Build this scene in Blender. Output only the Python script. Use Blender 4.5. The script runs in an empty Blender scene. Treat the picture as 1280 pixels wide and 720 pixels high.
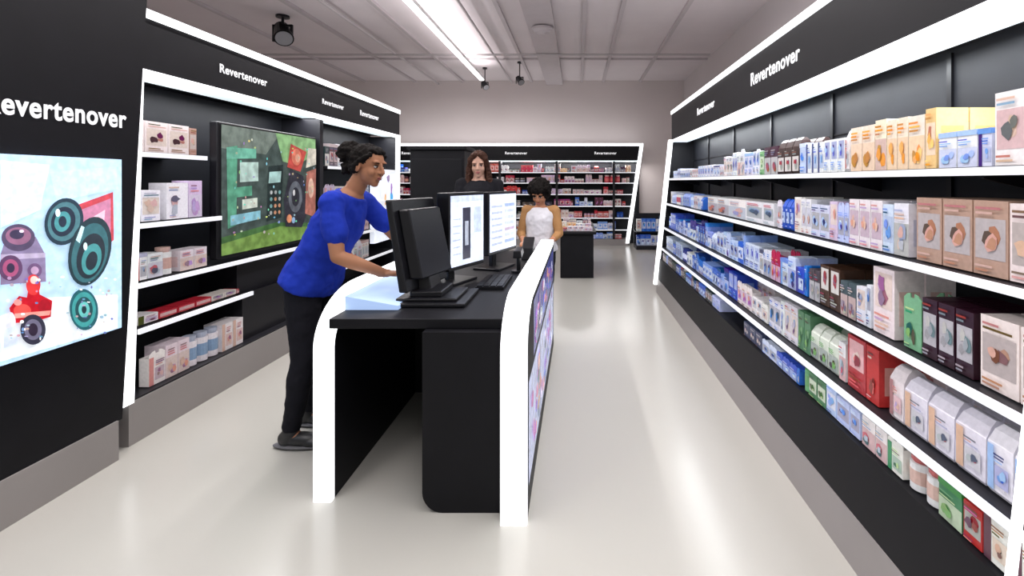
import bpy, bmesh, math, random
from mathutils import Vector, Matrix, noise
random.seed(7)
S = bpy.context.scene
try:
    S.view_settings.view_transform = 'Standard'
except Exception:
    pass
V = Vector

# ------------------------------------------------------------------ materials
def new_mat(name):
    m = bpy.data.materials.new(name); m.use_nodes = True
    nt = m.node_tree
    b = nt.nodes['Principled BSDF']
    return m, nt, b

def mat(name, col, rough=0.5, metal=0.0, var=0.06, scale=8.0, bump=0.0, bscale=60.0, spec=0.5, emit=0.0):
    m, nt, b = new_mat(name)
    tc = nt.nodes.new('ShaderNodeTexCoord')
    n = nt.nodes.new('ShaderNodeTexNoise'); n.inputs['Scale'].default_value = scale
    n.inputs['Detail'].default_value = 4
    nt.links.new(tc.outputs['Object'], n.inputs['Vector'])
    mx = nt.nodes.new('ShaderNodeMix'); mx.data_type = 'RGBA'
    c = V(col)
    mx.inputs[6].default_value = (*[max(0, x*(1-var)) for x in c], 1)
    mx.inputs[7].default_value = (*[min(1, x*(1+var)) for x in c], 1)
    nt.links.new(n.outputs['Fac'], mx.inputs[0])
    nt.links.new(mx.outputs[2], b.inputs['Base Color'])
    b.inputs['Roughness'].default_value = rough
    b.inputs['Metallic'].default_value = metal
    b.inputs['Specular IOR Level'].default_value = spec
    if emit:
        nt.links.new(mx.outputs[2], b.inputs['Emission Color'])
        b.inputs['Emission Strength'].default_value = emit
    if bump:
        n2 = nt.nodes.new('ShaderNodeTexNoise'); n2.inputs['Scale'].default_value = bscale
        nt.links.new(tc.outputs['Object'], n2.inputs['Vector'])
        bp = nt.nodes.new('ShaderNodeBump'); bp.inputs['Strength'].default_value = bump
        bp.inputs['Distance'].default_value = 0.01
        nt.links.new(n2.outputs['Fac'], bp.inputs['Height'])
        nt.links.new(bp.outputs['Normal'], b.inputs['Normal'])
    return m

def attr_mat(name, rough=0.4, emit=0.0, mottled=0.25, mscale=45):
    """colour comes from the 'Col' attribute, broken up with printed-ink noise"""
    m, nt, b = new_mat(name)
    a = nt.nodes.new('ShaderNodeAttribute'); a.attribute_name = 'Col'
    tc = nt.nodes.new('ShaderNodeTexCoord')
    n = nt.nodes.new('ShaderNodeTexNoise'); n.inputs['Scale'].default_value = mscale
    nt.links.new(tc.outputs['Object'], n.inputs['Vector'])
    r = nt.nodes.new('ShaderNodeMapRange')
    r.inputs['From Min'].default_value = 0.35; r.inputs['From Max'].default_value = 0.65
    r.inputs['To Min'].default_value = 1-mottled; r.inputs['To Max'].default_value = 1.0
    nt.links.new(n.outputs['Fac'], r.inputs['Value'])
    mx = nt.nodes.new('ShaderNodeVectorMath'); mx.operation = 'SCALE'
    nt.links.new(a.outputs['Color'], mx.inputs[0]); nt.links.new(r.outputs['Result'], mx.inputs['Scale'])
    nt.links.new(mx.outputs[0], b.inputs['Base Color'])
    b.inputs['Roughness'].default_value = rough
    if emit:
        nt.links.new(mx.outputs[0], b.inputs['Emission Color'])
        b.inputs['Emission Strength'].default_value = emit
    return m

def emit_mat(name, col, st):
    m, nt, b = new_mat(name)
    b.inputs['Base Color'].default_value = (*[c*0.5 for c in col], 1)
    b.inputs['Emission Color'].default_value = (*col, 1)
    b.inputs['Emission Strength'].default_value = st
    return m

M_black = mat('black_laminate', (0.0055, 0.0055, 0.0075), 0.5, var=0.3, spec=0.18)
M_black2 = mat('black_panel', (0.013, 0.014, 0.018), 0.5, var=0.3, spec=0.22)
M_shelf = mat('shelf_black', (0.012, 0.012, 0.016), 0.4, spec=0.3)
M_plast = mat('black_plastic', (0.005, 0.005, 0.007), 0.35, spec=0.3)
M_silver = mat('brushed_kick', (0.31, 0.29, 0.285), 0.4, 0.3, var=0.08, scale=3)
M_white = mat('white_paint', (0.8, 0.8, 0.8), 0.4)
M_led = emit_mat('led_white', (0.97, 0.98, 1.0), 1.9)
M_led2 = emit_mat('led_shelf_edge', (0.93, 0.95, 1.0), 0.62)
M_ledpanel = emit_mat('led_diffuser', (0.84, 0.95, 0.99), 0.95)
M_tube = emit_mat('tube_light', (1.0, 0.98, 1.0), 5)
M_wall = mat('wall_paint', (0.66, 0.595, 0.585), 0.8, var=0.04, scale=1.5)
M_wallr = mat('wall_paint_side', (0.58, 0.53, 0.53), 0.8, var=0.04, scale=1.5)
M_ceil = mat('ceiling_concrete', (0.66, 0.60, 0.615), 0.85, var=0.10, scale=1.2, bump=0.2, bscale=12)
M_ceil2 = mat('ceiling_rib', (0.50, 0.45, 0.465), 0.8)
M_floor = mat('floor_vinyl', (0.43, 0.42, 0.385), 0.22, var=0.035, scale=0.9, spec=0.45)
M_pack = attr_mat('packaging_print_glow', 0.35, emit=0.07, mottled=.10, mscale=70)  # faint glow put into the print to brighten the goods
M_lit = attr_mat('lit_print', 0.3, emit=0.85, mottled=0.2, mscale=30)
M_screen = attr_mat('display_screen', 0.2, emit=0.75, mottled=0.4, mscale=14)

# ------------------------------------------------------------------ builders
def link(o, parent=None):
    S.collection.objects.link(o)
    if parent: o.parent = parent
    return o

def empty(name, loc=(0, 0, 0)):
    o = bpy.data.objects.new(name, None); o.empty_display_size = 0.1
    S.collection.objects.link(o)
    return o

class MB:
    def __init__(s): s.v = []; s.f = []; s.c = []; s.m = []
    def face(s, pts, c=(.8, .8, .8), mi=0):
        i = len(s.v); s.v += [tuple(p) for p in pts]
        s.f.append(list(range(i, i+len(pts)))); s.c.append(c); s.m.append(mi)
    def hexa(s, p, c=(.8, .8, .8), mi=0):
        i = len(s.v); s.v += [tuple(q) for q in p]
        for q in ((3, 2, 1, 0), (4, 5, 6, 7), (0, 1, 5, 4), (1, 2, 6, 5), (2, 3, 7, 6), (3, 0, 4, 7)):
            s.f.append([i+k for k in q]); s.c.append(c); s.m.append(mi)
    def box(s, x0, x1, y0, y1, z0, z1, c=(.8, .8, .8), mi=0):
        s.hexa([(x0, y0, z0), (x1, y0, z0), (x1, y1, z0), (x0, y1, z0),
                (x0, y0, z1), (x1, y0, z1), (x1, y1, z1), (x0, y1, z1)], c, mi)
    def obox(s, o, a, n, w, d, h, c, mi=0, taper=1.0, z=V((0, 0, 1))):
        b = -n
        ce = o+a*w/2+b*d/2
        p = []
        for zz, t in ((0, 1), (h, taper)):
            for sa, sb in ((-1, -1), (1, -1), (1, 1), (-1, 1)):
                p.append(ce+a*(sa*w/2)*t+b*(sb*d/2)*t+z*zz)
        s.hexa(p, c, mi)
    def ell(s, ce, u, v, c, n=14, mi=0):
        s.face([ce+u*math.cos(2*math.pi*i/n)+v*math.sin(2*math.pi*i/n) for i in range(n)], c, mi)
    def blob(s, ce, u, v, c, n=9, lo=.55):
        s.face([ce+(u*math.cos(2*math.pi*i/n)+v*math.sin(2*math.pi*i/n))*random.uniform(lo, 1.0) for i in range(n)], c)
    def prism(s, loop, off, c, mi=0):
        n = len(loop); off = V(off)
        s.face(loop, c, mi); s.face([V(p)+off for p in reversed(loop)], c, mi)
        for i in range(n):
            a, b = V(loop[i]), V(loop[(i+1) % n])
            s.face([a, a+off, b+off, b], c, mi)
    def cyl(s, ce, r, h, c, n=16, ax=V((0, 0, 1)), r2=None, mi=0):
        r2 = r if r2 is None else r2
        ax = V(ax).normalized(); u = ax.orthogonal().normalized(); w = ax.cross(u)
        A = [ce+u*r*math.cos(2*math.pi*i/n)+w*r*math.sin(2*math.pi*i/n) for i in range(n)]
        B = [ce+ax*h+u*r2*math.cos(2*math.pi*i/n)+w*r2*math.sin(2*math.pi*i/n) for i in range(n)]
        s.face(A[::-1], c, mi); s.face(B, c, mi)
        for i in range(n):
            s.face([A[i], A[(i+1) % n], B[(i+1) % n], B[i]], c, mi)
    def build(s, name, mats, parent=None, bevel=0, smooth=False):
        me = bpy.data.meshes.new(name)
        me.from_pydata(s.v, [], s.f)
        mats = mats if isinstance(mats, (list, tuple)) else [mats]
        for m in mats: me.materials.append(m)
        ca = me.color_attributes.new('Col', 'FLOAT_COLOR', 'CORNER')
        data = []
        for p in me.polygons:
            p.material_index = s.m[p.index]
            for _ in p.loop_indices: data += [*s.c[p.index], 1]
        ca.data.foreach_set('color', data)
        me.update()
        o = bpy.data.objects.new(name, me)
        link(o, parent)
        if bevel:
            b = o.modifiers.new('bevel', 'BEVEL'); b.width = bevel; b.segments = 2; b.limit_method = 'ANGLE'
        return o

def box(name, x0, x1, y0, y1, z0, z1, m, parent=None, bevel=0):
    mb = MB(); mb.box(x0, x1, y0, y1, z0, z1)
    return mb.build(name, m, parent, bevel)

def text(name, s, origin, a, up, n, width, m, parent, bold=0.018, align='LEFT', vs=1.0):
    cu = bpy.data.curves.new(name, 'FONT'); cu.body = s; cu.size = 1; cu.extrude = 0.01; cu.offset = bold
    cu.align_x = align; cu.space_character = 1.08
    o = bpy.data.objects.new(name, cu); S.collection.objects.link(o)
    bpy.context.view_layer.update()
    w = o.dimensions.x or 1
    k = width/w
    dg = bpy.context.evaluated_depsgraph_get()
    me = bpy.data.meshes.new_from_object(o.evaluated_get(dg))
    bpy.data.objects.remove(o)
    me.materials.clear(); me.materials.append(m)
    M = Matrix((V(a), V(up)*vs, V(n))).transposed().to_4x4()
    me.transform(Matrix.Translation(origin) @ M @ Matrix.Scale(k, 4))
    o = bpy.data.objects.new(name, me)
    return link(o, parent)

# ------------------------------------------------------------------ products
def rc(c, j=0.08):
    return tuple(max(0.0, min(1, x+random.uniform(-j, j))) for x in c)
# palette: (carton base colours, print accent colours)
PAL = {
 'white': ([(.78, .78, .8), (.72, .73, .78), (.8, .79, .78)], [(.4, .44, .55), (.10, .11, .16), (.6, .4, .35), (.25, .34, .5), (.5, .12, .12)]),
 'blue': ([(.03, .08, .50), (.02, .04, .28), (.25, .38, .8), (.5, .6, .88), (.03, .14, .62)], [(.65, .75, .95), (.02, .04, .25), (.05, .22, .75), (.25, .4, .8)]),
 'sky': ([(.72, .75, .83), (.6, .68, .84), (.78, .79, .82)], [(.04, .12, .55), (.15, .3, .7), (.03, .04, .18), (.35, .5, .8)]),
 'green': ([(.66, .74, .66), (.78, .8, .76), (.18, .4, .2), (.06, .22, .10)], [(.04, .24, .08), (.15, .36, .12), (.02, .08, .04), (.45, .62, .3)]),
 'orange': ([(.8, .72, .60), (.82, .78, .72), (.78, .52, .26)], [(.75, .28, .03), (.8, .42, .1), (.5, .2, .06), (.85, .55, .2)]),
 'red': ([(.42, .01, .03), (.5, .02, .04)], [(.7, .5, .5), (.2, .01, .02), (.7, .12, .12)]),
 'redmix': ([(.76, .68, .66), (.45, .03, .04), (.10, .03, .05), (.78, .76, .74), (.3, .04, .2)], [(.5, .04, .04), (.2, .03, .04), (.7, .3, .25), (.06, .03, .04), (.4, .1, .4)]),
 'pink': ([(.78, .70, .73), (.8, .75, .77), (.74, .56, .56), (.62, .5, .7)], [(.65, .28, .26), (.45, .3, .55), (.3, .14, .22), (.7, .45, .38)]),
 'brown': ([(.74, .68, .64), (.78, .75, .72), (.42, .26, .2)], [(.20, .08, .05), (.42, .2, .13), (.58, .36, .27), (.09, .04, .03)]),
 'dark': ([(.03, .03, .04), (.07, .07, .09)], [(.3, .3, .34), (.5, .45, .42), (.15, .18, .25), (.3, .05, .05)]),
}
def decor(mb, o, a, n, w, h, acc):
    z = V((0, 0, 1)); e = n*0.0008
    lay = [0]
    def C(): return rc(random.choice(acc), .05)
    def q(u0, u1, v0, v1, c):
        lay[0] += 1; b = o+e*lay[0]
        mb.face([b+a*w*u0+z*h*v0, b+a*w*u1+z*h*v0, b+a*w*u1+z*h*v1, b+a*w*u0+z*h*v1], c)
    def pic(u0, u1, v0, v1, k=4):
        q(u0, u1, v0, v1, tuple(.5*x+.35 for x in C()))
        for i in range(k):
            lay[0] += 1
            uu = random.uniform(.28, .72); vv = random.uniform(.28, .72); f = random.uniform(.16, .3)
            mb.blob(o+e*lay[0]+a*w*(u0+(u1-u0)*uu)+z*h*(v0+(v1-v0)*vv), a*w*(u1-u0)*f, z*h*(v1-v0)*f*1.05, C())
    def lines(u0, u1, v0, v1, k):
        for i in range(k):
            v = v0+(v1-v0)*i/k
            q(u0, u0+(u1-u0)*random.uniform(.5, 1), v, v+(v1-v0)/k*.5, C())
    t = random.random()
    if t < .35:
        pic(.06, .94, .22, .76); lines(.1, .9, .82, .95, 2); lines(.1, .8, .05, .17, 2)
    elif t < .6:
        pic(0, 1, 0, .62, 5); lines(.1, .8, .7, .92, 3)
    elif t < .75:
        lines(.1, .7, .78, .93, 2)
        for i in range(4):
            lay[0] += 1
            mb.blob(o+e*lay[0]+a*w*random.uniform(.3, .7)+z*h*random.uniform(.25, .6), a*w*random.uniform(.12, .26), z*h*random.uniform(.1, .2), C())
        lines(.1, .5, .05, .13, 2)
    elif t < .9:
        pic(.1, .9, .4, .93, 4); lines(.12, .88, .08, .34, 4)
    else:
        q(0, .28, 0, 1, C()); pic(.34, .94, .15, .6, 3); lines(.36, .9, .68, .9, 3)

def product(mb, o, a, n, w, h, d, pal, kind=None):
    bases, acc = PAL[pal]
    base = rc(random.choice(bases), .03); c2 = rc(random.choice(acc), .04); c3 = random.choice(acc)
    k = kind or random.choices(['box', 'tab', 'can', 'pouch', 'flip'], [60, 14, 6, 8, 12])[0]
    z = V((0, 0, 1))
    if k == 'box' or k == 'flip':
        mb.obox(o, a, n, w, d, h, base)
        for sd, oo in ((-1, o), (1, o+a*w)):
            b = oo+a*sd*.0008
            if random.random() < .6:
                mb.face([b-n*d*.15+z*h*.2, b-n*d*.85+z*h*.2, b-n*d*.85+z*h*.7, b-n*d*.15+z*h*.7], tuple(.5*x+.5*y for x, y in zip(c2, base)))
        if k == 'flip':
            mb.obox(o+z*h*.86+n*.002-a*.001, a, n, w+.002, d+.003, h*.145, c2)
            decor(mb, o, a, n, w, h*.86, acc)
        else:
            decor(mb, o, a, n, w, h, acc)
    elif k == 'tab':
        mb.obox(o, a, n, w, d*.45, h*.82, base)
        p = o+z*h*.82
        L = [p, p+a*w, p+a*w+z*h*.08, p+a*w*.8+z*h*.16, p+a*w*.62+z*h*.18, p+a*w*.6+z*h*.1, p+a*w*.4+z*h*.1,
             p+a*w*.38+z*h*.18, p+a*w*.2+z*h*.16, p+z*h*.08]
        mb.prism(L, -n*.004, base)
        decor(mb, o, a, n, w, h*.82, acc)
    elif k == 'can':
        r = min(w/2, d/2)
        ce = o+a*w/2-n*r
        mb.cyl(ce, r*.96, h*.8, base); mb.cyl(ce+z*h*.2, r*.975, h*.4, c2)
        mb.cyl(ce+z*h*.8, r*.7, h*.06, c3); mb.cyl(ce+z*h*.86, r*.85, h*.12, c3)
    else:
        ce = o+a*w/2-n*d*.35
        hs_ = [(0, .90, .30), (.06, 1.0, .35), (.75, 1.0, .33), (.92, .93, .2), (1.0, .8, .06)]
        for i in range(len(hs_)-1):
            p = []
            for (zz, ww, dd) in hs_[i:i+2]:
                for sa, sb in ((-1, -1), (1, -1), (1, 1), (-1, 1)):
                    p.append(ce+a*sa*w/2*ww-n*sb*d*dd+z*zz*h)
            mb.hexa(p, base)
        decor(mb, o+z*h*.07+a*w*.06+n*.002, a, n, w*.88, h*.66, acc)

def row(mb, start, a, n, length, segs, d=.11, wmin=.07, wmax=.12, gap=.006, back=False):
    for s in segs:
        t0, t1, pals, h0, h1 = s[:5]; kind = s[5] if len(s) > 5 else None; ws = s[6] if len(s) > 6 else 1
        t = t0
        while t < t1-.03:
            # facings: the same article repeated one to three times
            w = random.uniform(wmin, wmax)*ws; h = random.uniform(h0, h1); pal = random.choice(pals)
            kk = kind or random.choices(['box', 'tab', 'can', 'pouch', 'flip'], [60, 14, 6, 8, 12])[0]
            st = random.randint(0, 10**9)
            for r_ in range(random.randint(1, 3)):
                ww = min(w, t1-t)
                if ww < .03 or t >= t1: break
                keep = random.getstate(); random.seed(st)
                product(mb, start+a*t, a, n, ww-gap, h, d, pal, kk)
                if back:   # stock standing behind the first facing
                    random.seed(st)
                    product(mb, start+a*t-n*(d+.006), a, n, ww-gap, h, d, pal, kk)
                random.setstate(keep)
                t += ww
            if t1-t < .03: break

# ------------------------------------------------------------------ room
Zc = 3.87
box('floor', -6.3, 2.65, -1.5, 11.6, -.1, 0, M_floor)
cm = MB(); cm.box(-6.3, 2.65, -1.5, 11.6, Zc, Zc+.1)
cm.build('ceiling', M_ceil)
box('wall_back', -6.3, 2.65, 11.5, 11.6, 0, Zc, M_wall)
box('wall_right', 2.55, 2.65, -1.5, 11.5, 0, Zc, M_wallr)
box('wall_left', -6.3, -6.2, -1.5, 11.5, 0, Zc, M_wall)
mb = MB()
for x in (-5.1, -3.9, -2.75, -1.1, .1, .62, 1.5): mb.box(x-.03, x+.03, 2, 11.5, Zc-.04, Zc)
mb.box(-.75, -.35, 5, 11.5, Zc-.10, Zc)
mb.box(-6.2, 2.55, 9.4, 9.46, Zc-.03, Zc)
mb.build('trim_ceiling_ribs', M_ceil2)
mb = MB()
for x, zz in ((-3.3, .1), (-1.55, .08)):
    mb.cyl(V((x, 3, Zc-zz)), .022, 8.4, (.5, .5, .5), ax=V((0, 1, 0)), n=10)
mb.cyl(V((-6.1, 8.7, Zc-.12)), .02, 8.5, (.5, .5, .5), ax=V((1, 0, 0)), n=10)
mb.build('ceiling_conduit', mat('conduit', (.48, .44, .45), .5))

# ------------------------------------------------------------------ lamps
def area(name, loc, sx, sy, e, col, parent, rot=(0, 0, 0)):
    l = bpy.data.lights.new(name, 'AREA'); l.shape = 'RECTANGLE'; l.size = sx; l.size_y = sy; l.energy = e; l.color = col
    o = bpy.data.objects.new(name, l); o.location = loc; o.rotation_euler = rot; link(o, parent)
def tube_lamp(x, y0, y1, z):
    e = empty('linear_ceiling_light')
    mb = MB(); mb.box(x-.05, x+.05, y0, y1, z, z+.05)
    y = y0+.4
    while y < y1:
        mb.cyl(V((x, y, z+.05)), .006, Zc-z-.05, (.5,)*3, n=6); y += 1.6
    mb.build('housing', M_white, e)
    box('diffuser', x-.038, x+.038, y0+.02, y1-.02, z-.02, z, M_tube, e)
    area('lamp', (x, (y0+y1)/2, z-.03), .08, y1-y0, 19*(y1-y0), (1, .96, .95), e)
    area('ceiling_fill', (x, (y0+y1)/2, z+.06), .09, y1-y0, 5.5*(y1-y0), (1, .96, .97), e, (math.pi, 0, 0))  # upward fill added to brighten the ceiling
tube_lamp(-1.97, 5.2, 9.9, 3.55)
tube_lamp(-1.97, -.8, 4.6, 3.55)
tube_lamp(.3, -.8, 4.8, 3.55)  # unseen extra lamp, added out of view for room light

W = bpy.data.worlds.new('World'); S.world = W; W.use_nodes = True
W.node_tree.nodes['Background'].inputs[0].default_value = (1, .98, .97, 1)
W.node_tree.nodes['Background'].inputs[1].default_value = .55

def spot(x, y, z, s=1.0, d=V((.4, -.5, -.6))):
    e = empty('ceiling_spotlight'); mb = MB(); c = (.5,)*3
    mb.cyl(V((x, y, z)), .015*s, Zc-z, c, n=8); mb.cyl(V((x, y, Zc-.03)), .07*s, .03, c)
    d = d.normalized(); p = V((x, y, z))
    mb.cyl(p-d*.12*s, .075*s, .24*s, c, ax=d, r2=.1*s, n=20)
    mb.box(x-.11*s, x-.09*s, y-.02, y+.02, z-.1*s, z+.08*s); mb.box(x+.09*s, x+.11*s, y-.02, y+.02, z-.1*s, z+.08*s)
    mb.box(x-.11*s, x+.11*s, y-.02, y+.02, z+.07*s, z+.09*s)
    mb.build('spot_body', M_plast, e)
    mb = MB(); mb.cyl(p+d*.121*s, .085*s, .006, c, ax=d, n=20); mb.build('lens', mat('lens', (.3, .3, .32), .15), e)
spot(-4.3, 7.0, 3.62, 1.3)
spot(-1.17, 9.7, 3.5, .7); spot(-1.97, 10.2, 3.5, .7)
mb = MB(); mb.cyl(V((-.53, 7.2, Zc-.15)), .16, .03, (.5,)*3, n=32); mb.cyl(V((-.53, 7.2, Zc-.19)), .11, .05, (.5,)*3, n=32, r2=.15)
mb.cyl(V((-.53, 7.2, Zc-.22)), .05, .05, (.5,)*3, n=24, r2=.09); mb.build('ceiling_speaker', M_ceil2)

# ------------------------------------------------------------------ right shelving
R = empty('shelving_unit')
Y0, Y1 = .55, 6.3
def fx(z): return 1.03+.1*z
BX = 1.52
box('back_panel', BX, BX+.06, Y0, Y1, 0, 2.36, M_black2, R)
mb = MB()
for y in (1.05, 1.95, 2.85, 3.75, 4.65, 5.55):
    mb.box(BX-.012, BX, y-.012, y+.012, .44, 1.97)
mb.box(BX-.006, BX, Y0, Y1, 1.72, 1.727)
mb.build('upright_rails', M_plast, R)
mb = MB()
mb.hexa([(fx(0)+.0, Y0, .0), (BX, Y0, 0), (BX, Y1, 0), (fx(0), Y1, 0),
         (fx(.18), Y0, .18), (BX, Y0, .18), (BX, Y1, .18), (fx(.18), Y1, .18)])
mb.build('kick_plate', M_silver, R)
mb = MB()
mb.hexa([(fx(.18)+.004, Y0, .18), (BX, Y0, .18), (BX, Y1, .18), (fx(.18)+.004, Y1, .18),
         (fx(.44), Y0, .44), (BX, Y0, .44), (BX, Y1, .44), (fx(.44), Y1, .44)])
mb.build('base_deck', M_black, R)
LV = {'s4': .59, 's3': .86, 's2': 1.17, 's1': 1.49}
mb = MB(); ml = MB()
for k, z in LV.items():
    mb.box(fx(z)+.008, BX, Y0, Y1, z-.022, z)
    ml.box(fx(z)-.004, fx(z)+.008, Y0, Y1, z-.022, z+.002)
    y = 1.5
    while y < Y1:
        mb.hexa([(BX-.25, y, z-.03), (BX, y, z-.09), (BX, y+.01, z-.09), (BX-.25, y+.01, z-.03),
                 (BX-.25, y, z-.02), (BX, y, z-.02), (BX, y+.01, z-.02), (BX-.25, y+.01, z-.02)]); y += .9
mb.build('shelf_boards', M_shelf, R); ml.build('shelf_edge_lights', M_led2, R)
box('header', 1.235, BX+.3, Y0, Y1, 1.985, 2.33, M_black, R)
box('header_top_light', 1.225, BX+.3, Y0, Y1+.01, 2.33, 2.375, M_led, R)
mb = MB(); mb.box(1.222, 1.235, Y0, Y1+.01, 1.965, 1.99); mb.build('header_low_light', M_led, R)
box('header_diffuser', 1.235, 1.44, Y0, Y1, 1.967, 1.985, M_ledpanel, R)
area('header_lamp', (1.33, 3.4, 1.955), .18, 5.4, 46, (.94, .97, 1), R)
yy = Y1
mb = MB()
mb.hexa([(fx(.1), yy, .18), (BX, yy, .18), (BX, yy+.05, .18), (fx(.1), yy+.05, .18),
         (fx(2), yy, 1.99), (BX, yy, 1.99), (BX, yy+.05, 1.99), (fx(2), yy+.05, 1.99)])
mb.build('end_panel', M_black, R)
mb = MB()
mb.hexa([(fx(0)-.03, yy-.02, .1), (fx(0)+.02, yy-.02, .1), (fx(0)+.02, yy+.06, .1), (fx(0)-.03, yy+.06, .1),
         (fx(2)-.03, yy-.02, 2.0), (fx(2)+.02, yy-.02, 2.0), (fx(2)+.02, yy+.06, 2.0), (fx(2)-.03, yy+.06, 2.0)])
mb.build('end_light', M_led, R)
mb = MB()
yy = 1.17
mb.hexa([(fx(0)-.030, yy, .0), (fx(0)-.012, yy, .0), (fx(0)-.012, yy+.015, .0), (fx(0)-.030, yy+.015, .0),
         (fx(2)-.005, yy, 2.0), (fx(2)+.012, yy, 2.0), (fx(2)+.012, yy+.015, 2.0), (fx(2)-.005, yy+.015, 2.0)])
mb.build('near_end_light', M_led, R)
nR = V((-1, 0, 0)); aR = V((0, -1, 0)); Z = V((0, 0, 1))
M_txt = emit_mat('sign_letters', (.9, .9, .92), .8)
text('sign_text', 'Revertenover', (1.232, 3.42, 2.13), aR, Z, nR, .75, M_txt, R)
text('sign_text_b', 'Revertenover', (1.232, 4.95, 2.13), aR, Z, nR, .62, M_txt, R)

def ypx(x, X): return 600*X/(x-722)
def right_row(name, z, segs, inset=.05, **k):
    X = fx(z)+inset
    mb = MB()
    ymax = 6.15
    out = []
    for s in segs:
        ya = min(ymax, ypx(s[0], X)); yb = ypx(s[1], X)
        out.append((ymax-ya, ymax-yb)+tuple(s[2:]))
    row(mb, V((X, ymax, z+.003)), aR, nR, 5, out, back=True, **k)
    return mb.build(name, M_pack, None)
right_row('boxed_merchandise', 1.49+.003, [(840, 905, ['white', 'dark', 'sky'], .08, .13), (905, 950, ['green', 'white', 'sky'], .14, .20, None, .8), (950, 1000, ['green', 'dark', 'pink'], .15, .21),
   (1000, 1062, ['sky', 'blue', 'white'], .14, .2, None, .8), (1064, 1172, ['orange'], .19, .22, 'box', .85), (1174, 1242, ['orange', 'sky', 'pink'], .11, .15, None, .8), (1244, 1400, ['white', 'brown'], .21, .24, 'box', 1.1)])
right_row('boxed_merchandise', 1.17+.003, [(820, 880, ['sky', 'white', 'blue'], .1, .15), (885, 968, ['white'], .13, .14, 'box', 3.5), (972, 1062, ['white', 'sky', 'pink', 'blue'], .15, .19, None, .75),
   (1062, 1144, ['white', 'sky', 'pink'], .17, .2, 'box', .85), (1146, 1400, ['brown', 'pink'], .20, .225, 'box', 1.3)])
right_row('boxed_merchandise', .86+.003, [(815, 932, ['blue', 'blue', 'blue', 'sky'], .13, .21), (932, 1010, ['white', 'sky', 'blue', 'redmix'], .13, .19, None, .85), (1012, 1090, ['white', 'blue', 'dark', 'sky'], .14, .19, None, .75),
   (1092, 1126, ['pink'], .25, .255, 'box', 1.6), (1130, 1225, ['brown', 'dark', 'green', 'redmix'], .17, .21, None, .85), (1226, 1400, ['green', 'white', 'brown'], .19, .21, 'box', 1.1)])
right_row('boxed_merchandise', .59+.003, [(815, 922, ['blue', 'blue', 'sky'], .12, .19), (922, 960, ['redmix', 'white', 'sky'], .1, .16), (962, 1058, ['green', 'green', 'white', 'sky'], .15, .2, None, .75),
   (1060, 1100, ['red'], .2, .22, 'box', 1.2), (1112, 1400, ['white', 'pink', 'sky', 'pink'], .17, .2, 'pouch', 1.1)], d=.14)
right_row('boxed_merchandise', .44+.003, [(815, 900, ['blue', 'dark'], .08, .11), (930, 1000, ['dark', 'sky', 'blue', 'redmix'], .08, .11), (1003, 1076, ['redmix', 'dark', 'green', 'blue', 'red'], .1, .125, None, .85), (1078, 1110, ['white'], .11, .125, 'box', 1.1),
   (1110, 1400, ['redmix', 'pink', 'green', 'brown', 'white', 'redmix'], .105, .125, None, .9)], inset=.02)

# ------------------------------------------------------------------ left shelving
Lu = empty('shelving_unit'); LX = -2.45; LB = -2.85
nL = V((1, 0, 0)); aL = V((0, 1, 0))
LY0, LY1 = 2.62, 6.6
box('back_panel', LB-.06, LB, LY0, LY1, 0, 2.4, M_black2, Lu)
box('kick_plate', LB, LX, LY0, LY1, 0, .235, M_silver, Lu)
box('header', LB-.1, LX, LY0, LY1, 2.08, 2.38, M_black, Lu)
box('header_top_light', LB-.1, LX+.012, LY0, LY1+.01, 2.38, 2.43, M_led, Lu)
box('header_low_light', LX-.02, LX+.012, LY0, LY1+.01, 2.045, 2.085, M_led, Lu)
box('header_diffuser', LX-.2, LX-.02, LY0, LY1, 2.06, 2.08, M_ledpanel, Lu)
area('header_lamp', (LX-.12, 4.6, 2.05), .16, 3.8, 32, (.97, .98, 1), Lu)
mb = MB()
def lean(mb, X0, X1, yt, yb, w, z0, z1):
    mb.hexa([(X0, yb, z0), (X1, yb, z0), (X1, yb+w, z0), (X0, yb+w, z0), (X0, yt, z1), (X1, yt, z1), (X1, yt+w, z1), (X0, yt+w, z1)])
lean(mb, LX-.03, LX+.012, 2.63, 2.57, .07, .235, 2.05)
lean(mb, LX-.03, LX+.012, LY1-.06, LY1-.1, .06, .1, 2.05)
mb.build('frame_lights', M_led, Lu)
mb = MB(); ml = MB()
def lshelf(z, ya, yb, X=LX):
    mb.box(LB, X-.008, ya, yb, z-.022, z); ml.box(X-.008, X+.006, ya, yb, z-.024, z+.004)
lshelf(1.62, 2.68, 3.3, LX-.1); lshelf(1.21, 2.68, 3.3); lshelf(.876, 2.68, 4.62); lshelf(.62, 2.68, 3.62)
for z in (.55, .876, 1.21, 1.6): lshelf(z, 4.72, 6.5)
mb.box(LB, LX-.03, 4.62, 4.68, .24, 2.06)
mb.box(LB, LX-.08, 3.62, 4.62, .24, .6)
mb.box(LB, LX-.12, 3.62, 4.62, .6, .85)
mb.box(LB, LX-.01, 2.62, LY1, .225, .245)
mb.box(LB+.0, LX-.05, 2.62, 2.66, .24, 2.06); mb.box(LB, LX-.03, LY1-.05, LY1, .24, 2.06)
mb.build('shelf_boards', M_shelf, Lu); ml.build('shelf_edge_lights', M_led2, Lu)
for s, y, w in (('Revertenover', 3.28, .5), ('Revertenover', 4.6, .42), ('Revertenover', 5.4, .5)):
    text('sign_text', s, (LX+.002, y, 2.2), aL, Z, nL, w, M_txt, Lu)
def left_row(z, segs, X=LX-.05, y=2.7, **k):
    mb = MB(); row(mb, V((X, y, z+.003)), aL, nL, 1, segs, **k); return mb.build('boxed_merchandise', M_pack)
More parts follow.
